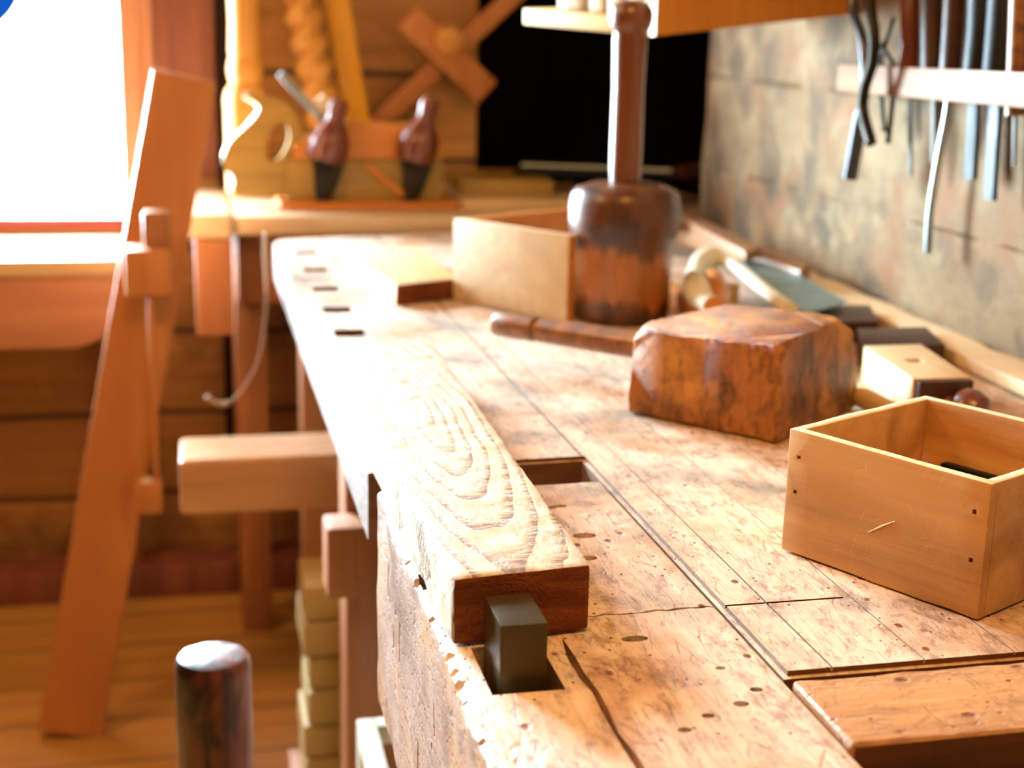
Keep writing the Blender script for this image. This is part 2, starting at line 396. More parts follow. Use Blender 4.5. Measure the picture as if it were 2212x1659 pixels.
# windows
g = NT('window_glass'); g.n.remove(g.b)
tr = g.node('ShaderNodeBsdfTransparent'); gl = g.node('ShaderNodeBsdfGlossy'); gl.inputs['Roughness'].default_value = .02
mx = g.node('ShaderNodeMixShader'); mx.inputs[0].default_value = .05
g.link(tr.outputs[0], mx.inputs[1]); g.link(gl.outputs[0], mx.inputs[2]); g.link(mx.outputs[0], g.n['Material Output'].inputs[0])
def window(name, a0, a1, z0, z1, d, horizontal):
    f = lambda bm, u0, u1, w0, w1, t0, t1: box(bm, u0, u1, d + t0, d + t1, w0, w1) if horizontal else box(bm, d + t0, d + t1, u0, u1, w0, w1)
    b = BM()
    f(b, a0, a0 + .05, z0, z1, .03, .09); f(b, a1 - .012, a1, z0, z1, .03, .09)
    f(b, a0, a1, z1 - .05, z1, .03, .09)
    m_ = (a0 + a1) / 2
    f(b, m_ - .02, m_ + .02, z0, z1, .035, .085)
    root = struct(name, b, M['jamb'])
    b = BM(); f(b, a0, a1, z0, z0 + .028, .0, .1); struct('window_sill', b, M['winred'], root)
    b = BM(); f(b, a0 + .01, a1 - .005, z0 + .02, z1 - .02, .058, .062); struct('pane', b, g.m, root)
    return root
window('window_1', -1.15, -.145, .785, 2.15, YB, True)
b = BM(); box(b, -.147, -.105, YB - .03, YB, .76, 2.3, bev=.003); box(b, -.105, -.077, YB - .022, YB, .8, 2.3, bev=.003)
struct('trim_3', b, M['jamb'])

# ------------------------------------------------------------------ workbench
W = thing('workbench', 'long worn oak workbench with square dog holes and a tail vise', 'workbench', (.5, 1.6, 0))
b = BM()
prism(b, [(.135, 1.116), (.324, 1.124), (.324, .686), (WR(.686) - .012, .686), (WR(2.58) - .012, 2.58), (.5, 2.6), (.3, 2.56), (.15, 2.52), (.133, 2.49)], .787, .85, 'Z')
bmesh.ops.bevel(b, geom=[e for e in b.edges if abs(e.verts[0].co.z - .85) < 1e-4 and abs(e.verts[1].co.z - .85) < 1e-4], offset=.0035, segments=2, affect='EDGES')
top = ob('bench_top', b, M['bench'], W)
holes = [(.162, .201, y - .022, y + .022, .7, .9) for y in (1.51, 1.68, 1.834, 1.996, 2.17, 2.358)]
gro = lambda x, ya, yb_, wd=.0012, dp=.004: (x - wd, x + wd, ya, yb_, .85 - dp, .87)
cut(top, holes + [gro(.3245, 1.13, 2.55, .0014), gro(.3555, .66, 1.8, .0007, .002), gro(.415, .66, 1.5, .0005, .002), gro(.475, .66, 1.3, .0005, .0015),
                  (.324, .41, .786, .7885, .8475, .87)])
top.data.materials.append(wood('shaded_end_oak', (134, 84, 46), (84, 48, 24), 'X', grain=90, rough=.7, bump=.5, fuzz=.6, spec=.2))  # end grain, darkened further to paint shade in gap and dog holes
top.data.materials.append(wood('shaded_side_oak', (150, 124, 106), (112, 88, 72), 'Y', **{**BENCH, 'patch': [((96, 78, 64), 0)], 'rough': .55}))  # shade painted into the front rail side, sets off the top edge
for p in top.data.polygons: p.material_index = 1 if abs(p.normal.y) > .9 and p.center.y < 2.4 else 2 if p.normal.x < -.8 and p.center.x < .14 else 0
def jag(bm, pts, wd, z0, z1):
    """a ragged crack: a strip that follows pts with uneven width"""
    out = []
    for i, (x, y) in enumerate(pts): out.append((x, y, wd * (.35 + random.random()) if 0 < i < len(pts) - 1 else wd * .1))
    horiz = abs(pts[-1][0] - pts[0][0]) > abs(pts[-1][1] - pts[0][1])
    A = [((x, y - w) if horiz else (x - w, y)) for x, y, w in out]; B_ = [((x, y + w) if horiz else (x + w, y)) for x, y, w in reversed(out)]
    prism(bm, A + B_, z0, z1, 'Z')
b = BM(); box(b, .135, .3212, .36, 1.056, .668, .85, bev=.005, seg=3)
dice(b, .012)
rough(b, .0022, 60, 2, lambda v: v.co.x < .142 and v.co.z > .84)
rough(b, .0012, 30, 5, lambda v: v.co.x < .15 or v.co.y > 1.04)
vise = ob('tail_vise_jaw', b, M['vise'], W)
N = 16
crk = [(.2085 + .0007 * math.sin(i * 2.1) + random.uniform(-.0008, .0008), .37 + i * .385 / N) for i in range(N + 1)]
crk2 = [(.21 + i * .112 / N, .785 + random.uniform(-.0015, .0015) + .003 * i / N) for i in range(N + 1)]
cut(vise, [(.152, .194, .689, .752, .6, .9), (.139, .192, .848, .872, .6, .9)])
chips = [(.135, .706, .0055, 1.6), (.136, .722, .004, 1.3), (.1345, .745, .0045, 2.2), (.1345, .765, .003, 1.5), (.135, .685, .003, 1.6), (.135, .80, .0035, 1.8), (.135, .862, .0055, 1.7), (.1345, .90, .003, 2.0), (.135, .64, .0035, 1.7), (.135, .61, .003, 2)]
cut(vise, [lambda bm, c=c: lathe(bm, [(0, -1), (.6, -.8), (1, 0), (.6, .8), (0, 1)], 7, Matrix.Translation((c[0], c[1], .85)) @ Matrix.Rotation(c[1] * 40, 4, 'Z') @ Matrix.Diagonal((c[2], c[2] * c[3] * .8, c[2] * 1.2, 1))) for c in chips])
cut(vise, [lambda bm: jag(bm, crk, .0022, .842, .88)])
cut(vise, [lambda bm: jag(bm, crk2, .0014, .846, .88)])
for (x, y, r) in ((.255, .985, .005), (.262, .982, .004), (.271, .915, .005), (.262, .868, .0035), (.263, .702, .004), (.236, .66, .003), (.27, .63, .0035), (.289, .655, .003)):
    pass
cutl = []
for (x, y, r, s_) in ((.256, .996, .0032, 3.2), (.27, .998, .0022, 2.6), (.272, .93, .004, 1.7), (.262, .885, .0032, 1.6), (.253, .748, .003, 2.2), (.285, .655, .0025, 1.4), (.262, .645, .002, 1.4), (.3, .67, .002, 1.5),
                      (.244, .632, .002, 1.5), (.29, .7, .0016, 1.5), (.23, .57, .0025, 1.6)):
    cutl.append(lambda bm, x=x, y=y, r=r, s_=s_: lathe(bm, [(r * 1.35, -.009), (r * 1.35, .02)], 10, Matrix.Translation((x, y, .85)) @ Matrix.Diagonal((s_, 1.1, 1, 1))))
for (y, z, r) in ((.99, .80, .0035), (.93, .775, .004), (.965, .765, .0025), (.84, .73, .0035), (.78, .79, .003), (.70, .78, .003)):
    cutl.append(lambda bm, y=y, z=z, r=r: box(bm, .12, .143, y - r * .8, y + r * .8, z - r * 4, z + r * 4))
cut(vise, cutl)
vise.data.materials.append(wood('worn_shaded_oak', (196, 160, 138), (142, 106, 84), 'Y', **{**BENCH, 'patch': [((128, 92, 68), 0), ((206, 150, 96), .9)], 'scr': .2}))  # worn jaw side, with shade painted in to part it from the top
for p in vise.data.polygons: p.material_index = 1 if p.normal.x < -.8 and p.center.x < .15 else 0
b = BM(); box(b, .3262, .865, .603, .681, .752, .8485, bev=.004, seg=3); dice(b, .02); rough(b, .001, 40, 4)
b.normal_update()
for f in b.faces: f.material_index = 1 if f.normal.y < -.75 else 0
ob('end_cap', b, [M['cap'], M['capend']], W)
for x, y in ((.21, 1.70), (.8, 1.70), (.21, 2.42), (.8, 2.42), (.8, .8)):
    ob('leg', box(BM(), x - .038, x + .038, y - .04, y + .04, 0, .787, bev=.004), M['brown'], W)
ob('stretcher', box(BM(), .765, .835, 1.74, 2.38, .16, .25, bev=.004), M['brown'], W)
b = BM(); box(b, .143, .24, 1.60, 1.658, .532, .625, bev=.006); ob('leg_cleat', b, M['brown'], W)
# vise screw and its upright handle
b = BM(); lathe(b, [(.03, 0), (.034, .01), (.034, .05), (.026, .06), (.022, .155)], 28, Matrix.Translation((-.025, .62, .742)) @ Matrix.Rotation(math.pi / 2, 4, 'Y'))
ob('vise_screw', b, M['brown'], W)
b = BM(); lathe(b, [(.015, -.30), (.0175, -.28), (.0178, -.03), (.0176, -.007), (.0170, -.003), (.0155, -.0008), (.0125, 0), (0, .0006)], 44, Matrix.Translation((.0015, .62, .918)))
dice(b, .01); rough(b, .0006, 90, 1)
ob('vise_handle', b, M['peg'], W)

# bench dog and clamped plank
DG = tag(ob('bench_dog', box(BM(), .159, .1865, .703, .7475, .70, .8845, bev=.0008), M['dog']), 'dark square metal bench dog standing against the plank end', 'bench dog'); rebase(DG, (.173, .725, .70))
b = BM()
hexa(b, [(.141, .752, .8515), (.228, .762, .8515), (.2395, 1.426, .8515), (.133, 1.39, .8515)], [(.141, .752, .8945), (.228, .762, .8945), (.2395, 1.426, .8945), (.133, 1.39, .8945)], .0035)
dice(b, .006)
rough(b, .0008, 55, 3, lambda v: v.co.z > .889 or v.co.x < .145)
rough(b, .0022, 130, 6, lambda v: v.co.y < .7535)
bmn = b; bmn.normal_update()
for f in bmn.faces: f.material_index = 1 if f.normal.y < -.75 else 0
PL = ob('plank', b, [M['plank'], M['plank_end']], angle=50)
rebase(PL, (.185, 1.08, .8515)); tag(PL, 'thick weathered plank lying along the bench edge against the metal dog', 'plank')

# ------------------------------------------------------------------ block mallet
A, B, C_ = Vector((.405, 1.262)), Vector((.510, 1.132)), Vector((.651, 1.252))
ub = (B - A).normalized(); vb = Vector((-ub.y, ub.x))
BMR = thing('wooden_mallet', 'big worn block mallet lying on the bench, handle pointing away', 'mallet', (.53, 1.26, .85))
D_ = A + vb * .178; Cc = B + vb * .18
bot = [A, B, Cc, D_]
tA, tB, tC, tD = A + ub * .006 + vb * .003, B - ub * .001, B + vb * .165 - ub * .012, A + vb * .165 + ub * .012
b = BM()
hexa(b, [(p.x, p.y, .8515) for p in bot], [(tA.x, tA.y, .939), (tB.x, tB.y, .946), (tC.x, tC.y, .947), (tD.x, tD.y, .94)])
# knocked-off corner on the right
def slice_(bm, p, n):
    r = bmesh.ops.bisect_plane(bm, geom=bm.verts[:] + bm.edges[:] + bm.faces[:], plane_co=p, plane_no=n, clear_outer=True)
    es = [e for e in r['geom_cut'] if isinstance(e, bmesh.types.BMEdge)]
    bmesh.ops.contextual_create(bm, geom=es)
slice_(b, Vector((Cc.x, Cc.y, .917)), Vector((.62, .0, .8)))
slice_(b, Vector((A.x, A.y, .925)), Vector((-.6, .1, .75)))
slice_(b, Vector((B.x, B.y, .935)), Vector((.25, -.75, .62)))
bmesh.ops.bevel(b, geom=b.edges[:], offset=.002, segments=1, affect='EDGES')
dice(b, .008)
rough(b, .0016, 26, 2)
rough(b, .0013, 95, 4)
mid = (A + B) / 2
for v in b.verts:      # bruised leading edge and dished top
    d = (v.co.xy - A).dot(vb); t = (v.co.xy - A).dot(ub)
    if v.co.z > .925:
        v.co.z -= .004 * max(0, 1 - ((d - .08) / .07) ** 2) * max(0, 1 - ((t - .08) / .08) ** 2)
        if d < .03: v.co.z += .003 * noise.noise(v.co * 120) - .004 * max(0, (.02 - d) / .02)
    v.co.z = max(v.co.z, .8506)
    if v.co.z < .875: v.co.xy += (mid + vb * .09 - v.co.xy) * .03 * (.875 - v.co.z) / .023
head = ob('mallet_head', b, M['block'], BMR, angle=42)
h0 = A + vb * .088 + ub * .03; h1 = h0 - ub * .262
Hm = oriented(Vector((h0.x, h0.y, .9)), Vector((0, 0, 1)), Vector((-ub.x, -ub.y, -.02)))
b = BM()
lathe(b, [(.0135, 0), (.0145, .1), (.0138, .198), (.0138, .2), (.0108, .202), (.0105, .207), (.0138, .209), (.0142, .235), (.014, .258), (.0125, .2625), (.008, .264), (0, .2645)], 32, Hm)
ob('mallet_handle', b, M['mhandle'], BMR)

# ------------------------------------------------------------------ standing round mallet
CM = thing('carving_mallet', 'tall dark round carving mallet standing upright on its head', 'mallet', (.546, 1.735, .85))
b = BM()
lathe(b, [(.058, .0012), (.0625, .006), (.0645, .03), (.0655, .095), (.067, .106), (.0705, .115), (.072, .13), (.072, .152), (.070, .164), (.064, .172), (.05, .1775), (.03, .1795), (.02, .18)], 64,
      Matrix.Translation(CM.location))
dice(b, .012); rough(b, .0014, 35, 3)
ob('mallet_head', b, M['mallet'], CM, angle=60)
b = BM()
lathe(b, [(.0195, .1785), (.0205, .185), (.021, .21), (.0205, .3), (.0215, .34), (.022, .36), (.021, .3655), (.0225, .37), (.0265, .376), (.0285, .386), (.0275, .396), (.022, .4035), (.012, .4075), (0, .4085)], 48,
      Matrix.Translation(CM.location) @ Matrix.Rotation(-.006, 4, 'Y'))
ob('mallet_handle', b, M['handle'], CM)

# ------------------------------------------------------------------ boxes and boards on the bench
def open_box(name, label, cat, Lp, Np, width, h, t, mat, sides, zb=.8512, base=True):
    Lp, Np = Vector(Lp), Vector(Np)
    u = (Np - Lp); ln = u.length; u.normalize(); v = Vector((-u.y, u.x))
    ang = math.atan2(u.y, u.x)
    r = thing(name, label, cat, (Lp.x, Lp.y, zb), ang)
    P = lambda bm: bm
    defs = dict(front=(0, ln, 0, t), back=(0, ln, width - t, width), left=(0, t, t, width - t), right=(ln - t, ln, t, width - t))
    for s in sides:
        x0, x1, y0_, y1_ = defs[s]
        b = BM(); box(b, x0, x1, y0_, y1_, 0, h, bev=.0015); dice(b, .02); rough(b, .0006, 40, len(s))
        b.normal_update()
        for f in b.faces: f.material_index = 1 if f.normal.z > .75 and f.calc_center_median().z > h - .003 else 0  # paler top faces paint light onto the worn rims
        ob('side_board', b, [mat, M['worn']], r, shift=False)
    if base: ob('bottom_board', box(BM(), t, ln - t, t, width - t, .004, .012), mat, r, shift=False)
    return r, u, v
DB, du, dv = open_box('wooden_box', 'small open pine box with a scratched front on the near right of the bench', 'box', (.404, .877), (.4765, .735), .165, .0905, .0085, M['box'], ('front', 'back', 'left', 'right'))
fr = [c for c in DB.children if c.name.startswith('side_board')][0]
L0 = .16
cb = [(L0 - .012, L0 - .009, -.01, .004, .068, .0715), (L0 - .011, L0 - .008, -.01, .004, .036, .0395), (.0085, .0115, -.01, .004, .07, .0725), (.0075, .0105, -.01, .004, .044, .047)]
def cut_local(o, boxes):
    pm = o.parent; o.parent = None; cut(o, boxes); o.parent = pm
cut_local(fr, cb)
sb = BM()
tube(sb, [(.073, -.0002, .034), (.084, -.0003, .042), (.093, -.0002, .0475)], [.0003, .0006, .0003], 6)
sc_ = ob('scratch', sb, paint('raw_scratched_wood', (248, 214, 150), .6), DB, shift=False); sc_['label'] = 'pale scratch'
b = BM(); box(b, .03, .145, .147, .1555, .0128, .046, bev=.001)
bmesh.ops.transform(b, matrix=DB.matrix_basis, verts=b.verts)
tag(rebase(ob('plane_iron', b, M['darkblue']), (.56, .86, .864)), 'dark flat iron bar lying inside the open pine box', 'iron')

FB = thing('open_box', 'pale open-ended box with bright top edge beside the standing mallet', 'box', (.35, 1.885, .85))
fu = Vector((.119, -.180, 0)).normalized(); fv = Vector((-fu.y, fu.x, 0))
m = oriented(Vector((.348, 1.889, .8512)), fu)
b = BM(); box(b, 0, .213, 0, .015, 0, .113, mat=m, bev=.001); b.normal_update()
for f in b.faces: f.material_index = 1 if f.normal.dot(fu) > .9 else 0
ob('side_board', b, [M['pale'], M['orange']], FB)
b = BM(); box(b, .004, .018, .0152, .29, 0, .113, mat=m, bev=.001); ob('end_board', b, M['orange'], FB)
b = BM(); box(b, .018, .14, .0152, .09, .001, .008, mat=m); ob('bottom_board', b, M['pale'], FB)

b = BM(); p4 = [PZ(855, 615, .88), PZ(990, 600, .88), PZ(905, 531, .88), PZ(738, 546, .88)]
prism(b, [(p.x, p.y) for p in p4], .8512, .8795, 'Z', .0012)
b.normal_update()
for f in b.faces: f.material_index = 1 if f.normal.y < -.8 else 0
tag(rebase(ob('board', b, [M['palez'], M['plank_end']]), (.3, 2.0, .8512)), 'short flat pale board lying beside the row of dog holes', 'board')

# tray behind the standing mallet
TR = thing('shallow_tray', 'shallow pale tray peeking out right of the standing mallet', 'tray', (.66, 1.75, .85))
pa, pb = PZ(1440, 610, .885), PZ(1548, 700, .885)
d_ = (pb - pa).normalized(); m = oriented(Vector((pa.x, pa.y, .8512)), d_)
ln = (pb - pa).length
ob('side_board', box(BM(), 0, ln, 0, .012, 0, .034, mat=m, bev=.001), M['orange'], TR)
ob('end_board', box(BM(), 0, .012, .0122, .1, 0, .034, mat=m, bev=.001), M['pale'], TR)
ob('bottom_board', box(BM(), .0122, ln, .0122, .1, .001, .006, mat=m), M['pale'], TR)

# hand saw
SW = thing('hand_saw', 'hand saw with cream handle and blue grey blade behind the block mallet', 'saw', (.78, 1.8, .86))
bl = [PZ(1588, 556, .888), PZ(1690, 573, .888), PZ(1830, 652, .888), PZ(1745, 676, .888), PZ(1640, 640, .888)]
b = BM(); prism(b, [(p.x, p.y) for p in bl], .8865, .888, 'Z'); ob('saw_blade', b, M['bluesteel'], SW)
pts = [PZ(1545, 553, .91), PZ(1572, 566, .908), PZ(1610, 592, .904), PZ(1650, 628, .896), PZ(1705, 668, .892)]
b = BM(); tube(b, smooth_path(pts), .011, 12, 1, .8); ob('saw_back', b, M['cream'], SW)
pts = [PZ(1545, 556, .91), PZ(1512, 570, .906), PZ(1500, 600, .9), PZ(1512, 640, .9), PZ(1540, 662, .898)]
b = BM(); tube(b, smooth_path(pts), [.015 + .003 * math.sin(i * .6) for i in range(21)], 14); ob('saw_handle', b, M['cream'], SW)
pts = [PZ(1540, 600, .9), PZ(1556, 640, .898), PZ(1545, 665, .898)]
b = BM(); tube(b, smooth_path(pts), .013, 12); ob('saw_grip', b, M['orange'], SW)
# dark bars
b = BM(); q = [PZ(1700, 706, .872), PZ(1898, 704, .872), PZ(1878, 668, .872), PZ(1735, 668, .872)]
prism(b, [(p.x, p.y) for p in q], .8512, .878, 'Z', .0015); tag(rebase(ob('dark_bar', b, M['choco']), (q[0].x + .04, q[0].y + .03, .8512)), 'dark brown wooden bar lying directly in front of the saw blade', 'bar')
b = BM(); q = [PZ(1858, 752, .872), PZ(2042, 752, .872), PZ(2000, 712, .872), PZ(1850, 716, .872)]
prism(b, [(p.x, p.y) for p in q], .8512, .876, 'Z', .0015); tag(rebase(ob('dark_bar', b, M['choco']), (q[0].x + .03, q[0].y + .03, .8512)), 'dark brown wooden bar lying just behind the pale block with the knob', 'bar')
# pale block with knob
KB = thing('clamp_block', 'pale wooden block with dark end and glossy round knob', 'block', (.7, 1.25, .85))
tp = [PZ(1866, 746, .895), PZ(1972, 817, .895), PZ(2097, 814, .895), PZ(1990, 742, .895)]
b = BM(); prism(b, [(p.x, p.y) for p in tp], .8512, .8945, 'Z', .0012); kb = ob('block_body', b, M['palez'], KB)
e0, e1 = Vector((tp[1].x, tp[1].y, 0)), Vector((tp[2].x, tp[2].y, 0))
m = oriented(Vector((e0.x, e0.y, .8512)), (e1 - e0).normalized())
kc = PZ(1975, 778, .895)
cut(kb, [(kc.x - .009, kc.x + .009, kc.y - .008, kc.y + .008, .87, .91)])
ob('end_plate', box(BM(), .003, (e1 - e0).length - .001, -.009, .0005, 0, .042, mat=m, bev=.001), M['choco'], KB)
cK = m @ Vector((.034, -.009, .02))
b = BM(); lathe(b, [(.008, 0), (.008, .008), (.015, .012), (.0195, .02), (.0195, .03), (.015, .039), (.007, .043), (0, .044)], 32,
                oriented(cK, Vector((0, 0, 1)), -(m.to_3x3() @ Vector((-.5, 1, 0)))))
ob('knob', b, M['knobw'], KB)
# pale dowel behind the mallet
b = BM(); tube(b, [PZ(1840, 845, .863), PZ(1928, 893, .863)], .011, 16); tag(rebase(ob('dowel', b, M['palez']), (.62, 1.16, .852)), 'pale round dowel end poking out right of the block mallet', 'dowel')
# pale boards along the wall
for pq, z0, z1, lab in (([PZ(1448, 486, .895), PZ(1500, 486, .895), PZ(1752, 566, .895), PZ(1728, 584, .895)], .872, .8945, 'long pale board on the bench along the right wall'),
                        ([PZ(1470, 470, .91), PZ(1520, 476, .91), PZ(1645, 535, .91), PZ(1610, 545, .91)], .8955, .911, 'shorter thin board stacked on the long board by the wall')):
    b = BM(); prism(b, [(p.x, p.y) for p in pq], z0, z1, 'Z', .001)
    tag(rebase(ob('board', b, M['rail']), (pq[0].x, pq[0].y, z0)), lab, 'board')
b = BM(); ring = [(WR(y) - d, y) for y, d in ((.75, .07), (.75, .013), (2.42, .013), (2.42, .07))]
prism(b, ring, .8512, .868, 'Z', .005); dice(b, .04); rough(b, .003, 14, 2, lambda v: v.co.z > .856)
tag(rebase(ob('ledge_board', b, M['worn']), (.86, 1.5, .8512)), 'pale rough ledge board at the back of the bench against the wall', 'board')

# ------------------------------------------------------------------ rear table with plane
RT = thing('rear_table', 'pine cross table behind the bench end carrying the big plane', 'table', (.45, 2.85, 0))
b = BM(); box(b, .068, 1.1, 2.64, 3.09, .842, .877, bev=.003); ob('table_top', b, M['whitetop'], RT)
b = BM(); box(b, -.012, .068, 2.625, 3.09, .835, .882, bev=.012, seg=4); ob('table_end', b, M['whitetop'], RT)
b = BM(); box(b, -.004, .064, 2.62, 2.70, .655, .835, bev=.004); ob('end_block', b, M['brown'], RT)
ob('apron', box(BM(), .075, 1.05, 2.70, 2.73, .70, .842, bev=.003), M['brown'], RT)
for x, y in ((.1, 2.76), (1.0, 2.76), (.1, 3.0), (1.0, 3.0)):
    ob('leg', box(BM(), x - .03, x + .03, y - .03, y + .03, 0, .842, bev=.003), M['brown'], RT)
tag(rebase(ob('base_board', box(BM(), .16, .515, 2.73, 2.95, .8772, .892, bev=.002), M['orange']), (.33, 2.84, .8772)), 'flat orange board under the big wooden plane', 'board')
# big plane
YP = 2.8
PLN = thing('wood_plane', 'big wooden hand plane with horn handle and two turned knobs', 'plane', (.3, YP, .8925))
w2 = lambda px, py: (PY(px, py, YP).x, PY(px, py, YP).z)
zb = .8925
b = BM(); box(b, .178, .486, YP - .035, YP + .035, zb, .972, bev=.003); ob('lower_body', b, M['olive'], PLN)
b = BM(); prism(b, [(.19, .9725), (.484, .9725), (.488, 1.0), (.475, 1.046), (.39, 1.04), (.30, 1.046), (.19, 1.0)], YP - .032, YP + .032, 'Y', .004); ob('upper_body', b, M['orange'], PLN)
out = [(522, 205), (545, 200), (580, 212), (612, 222), (636, 246), (652, 285), (650, 330), (636, 372), (640, 418), (512, 420), (505, 385), (484, 362), (482, 332), (500, 300), (534, 268), (556, 240), (552, 222)]
sp = smooth_path([(w2(*p)[0], w2(*p)[1], 0) for p in out] + [(w2(*out[0])[0], w2(*out[0])[1], 0)], 4)[:-1]
b = BM(); prism(b, [(p.x, max(p.y, zb)) for p in sp], YP - .018, YP + .018, 'Y', 0)
tote = ob('horn_handle', b, M['olive'], PLN)
hc = w2(598, 305)
cut(tote, [lambda bm: lathe(bm, [(.02, -.1), (.02, .1)], 28, Matrix.Translation((hc[0], YP, hc[1])) @ Matrix.Rotation(.35, 4, 'Y') @ Matrix.Diagonal((1.05, 1, 2.0, 1)) @ Matrix.Rotation(math.pi / 2, 4, 'X'))])
b = BM(); tube(b, smooth_path([(w2(*p)[0] - .001, YP, w2(*p)[1]) for p in ((530, 206), (556, 222), (562, 240), (538, 272), (505, 304), (488, 335), (500, 372), (512, 400))]), .006, 8, 3.0, 1)
ob('handle_highlight', b, M['cream'], PLN)  # cream tube painted in as the highlight along the handle's left edge
a0, a1 = w2(612, 158), w2(712, 268)
b = BM(); m = oriented(Vector((a1[0], YP, a1[1])), Vector((0, 1, 0)), Vector((a0[0] - a1[0], 0, a0[1] - a1[1])))
box(b, -.025, .025, -.002, .012, -.03, .135, mat=m, bev=.001); ob('plane_iron', b, M['steel'], PLN)
b = BM(); box(b, -.023, .023, -.03, -.006, -.03, .05, mat=m, bev=.003); ob('wedge', b, M['cream'], PLN)
for kx, kt in ((.262, w2(728, 210)), (.437, w2(922, 205))):
    tip = Vector((kt[0], YP - .055, kt[1])); base = Vector((kx - .012, YP - .055, .972))
    ln = (tip - base).length
    prof = [(.037, 0), (.041, .02), (.039, .048), (.029, .066), (.019, .08), (.0165, .093), (.019, .104), (.0195, .114), (.015, .124), (0, .128)]
    prof = [(r, z * ln / .128) for r, z in prof]
    b = BM(); lathe(b, prof, 24, oriented(base, Vector((0, 1, 0)), tip - base)); ob('knob', b, M['knobw'], PLN)
    b = BM(); prism(b, [(kx - .035, .973), (kx + .03, .973), (kx + .012, .925), (kx - .004, zb + .001), (kx - .03, zb + .001)], YP - .055, YP - .036, 'Y', .001); ob('bracket', b, M['iron'], PLN)
b = BM(); tube(b, [(.33, YP - .04, .965), (.405, YP - .045, .905)], .007, 10); ob('brace', b, M['orange'], PLN)
# boards stacked on the rear table
b = BM(); prism(b, [(.52, 2.74), (.80, 2.72), (.84, 3.07), (.53, 3.07)], .8772, .896, 'Z', .002); tag(rebase(ob('board', b, M['pale']), (.66, 2.9, .8772)), 'wide pale board on the rear table right of the plane', 'board')
b = BM(); prism(b, [(.53, 2.80), (.72, 2.78), (.74, 3.06), (.54, 3.06)], .8962, .93, 'Z', .002); tag(rebase(ob('board', b, M['olive']), (.62, 2.9, .8962)), 'brown board stacked on the wide pale board', 'board')
SB = thing('panel_saw', 'dark blue saw lying in the shadow right of the plane', 'saw', (.85, 2.9, .9))
b = BM(); prism(b, [(.66, 2.90), (.70, 2.99), (1.02, 2.86), (1.0, 2.80)], .931, .936, 'Z'); ob('saw_blade', b, M['darkblue'], SB)
b = BM(); tube(b, [(.70, 2.985, .943), (.86, 2.925, .943), (1.01, 2.85, .943)], .008, 10); ob('saw_back', b, M['steel'], SB)
b = BM(); tube(b, smooth_path([(1.0, 2.83, .945), (1.05, 2.85, .95), (1.06, 2.80, .95), (1.0, 2.79, .945)]), .013, 10); ob('saw_handle', b, M['choco'], SB)
b = BM(); lathe(b, [(.012, 0), (.017, .03), (.016, .08), (.01, .1)], 20, oriented(Vector((.795, 2.28, .912)), Vector((0, 0, 1)), Vector((-.3, .95, 0))) @ Matrix.Translation((0, 0, 0)))
tag(rebase(ob('red_handle', b, M['red']), (.795, 2.28, .895)), 'dark red tool handle in the dark corner behind the round mallet', 'handle')

# turned posts standing on the rear table
def post(loc, lean, prof, mat, name, label, twist=None, seg=28):
    m = Matrix.Translation(loc) @ Matrix.Rotation(lean, 4, 'Y')
    b = BM()
    if twist:
        rows = []
        for i in range(161):
            z = .62 * i / 160; r0 = .034
            rows.append([bm_v for bm_v in [b.verts.new((Vector(((r0 + .0065 * math.cos(2 * (2 * math.pi * k / seg) - z * 120)) * math.cos(2 * math.pi * k / seg), (r0 + .0065 * math.cos(2 * (2 * math.pi * k / seg) - z * 120)) * math.sin(2 * math.pi * k / seg), z)))) for k in range(seg)]])
        for A_, B_ in zip(rows, rows[1:]):
            for k in range(seg): b.faces.new((A_[k], A_[(k + 1) % seg], B_[(k + 1) % seg], B_[k]))
        b.faces.new(list(reversed(rows[0]))); b.faces.new(rows[-1])
        bmesh.ops.transform(b, matrix=m, verts=b.verts)
    else: lathe(b, prof, seg, m)
    return tag(rebase(ob(name, b, mat), loc), label, 'post')
post((.110, 3.0, .8775), .0, [(.044, 0), (.045, .01), (.045, .17), (.046, .2), (.042, .218), (.036, .226), (.032, .232), (.035, .245), (.0375, .262), (.034, .28), (.031, .288), (.034, .296), (.0325, .32), (.031, .36), (.033, .4), (.035, .5), (.03, .6), (.036, .62), (.036, .9)],
     M['yellow'], 'turned_post', 'golden turned baluster post standing nearest the window')
post((.30, 3.0, .886), -.185, None, M['yellow'], 'twisted_post', 'rope twisted golden spindle leaning beside the baluster', twist=True)
b = BM(); m = Matrix.Translation((.372, 3.035, .8795)) @ Matrix.Rotation(-.17, 4, 'Y'); box(b, -.026, .026, -.012, .012, 0, .9, mat=m, bev=.003)
tag(rebase(ob('flat_stick', b, M['stick']), (.372, 3.035, .8795)), 'bright yellow flat stick leaning behind the plane', 'stick')
# wooden cross leaning on the back wall
XR = thing('wooden_cross', 'reddish brown wooden cross leaning on the back wall', 'cross', (.35, 3.1, .88))
p0, p1 = PY(1110, -10, 3.09), PY(828, 252, 3.09)
dd = (p1 - p0).normalized(); p2 = p1 + dd * ((p1.z - .905) / -dd.z); p0b = p0 - dd * .25
b = BM(); m = oriented((p0b + p2) / 2, Vector((0, 1, 0)), p0b - p2); ln = (p0b - p2).length
box(b, -.012, .012, -.02, .02, -ln / 2, ln / 2, mat=m, bev=.003); ob('long_arm', b, M['lean'], XR)
q0, q1 = PY(880, 36, 3.06), PY(1052, 200, 3.06)
b = BM(); m = oriented((q0 + q1) / 2, Vector((0, 1, 0)), q0 - q1); ln = (q0 - q1).length
box(b, -.012, .012, -.031, .031, -ln / 2, ln / 2, mat=m, bev=.003); ob('cross_arm', b, M['lean'], XR)
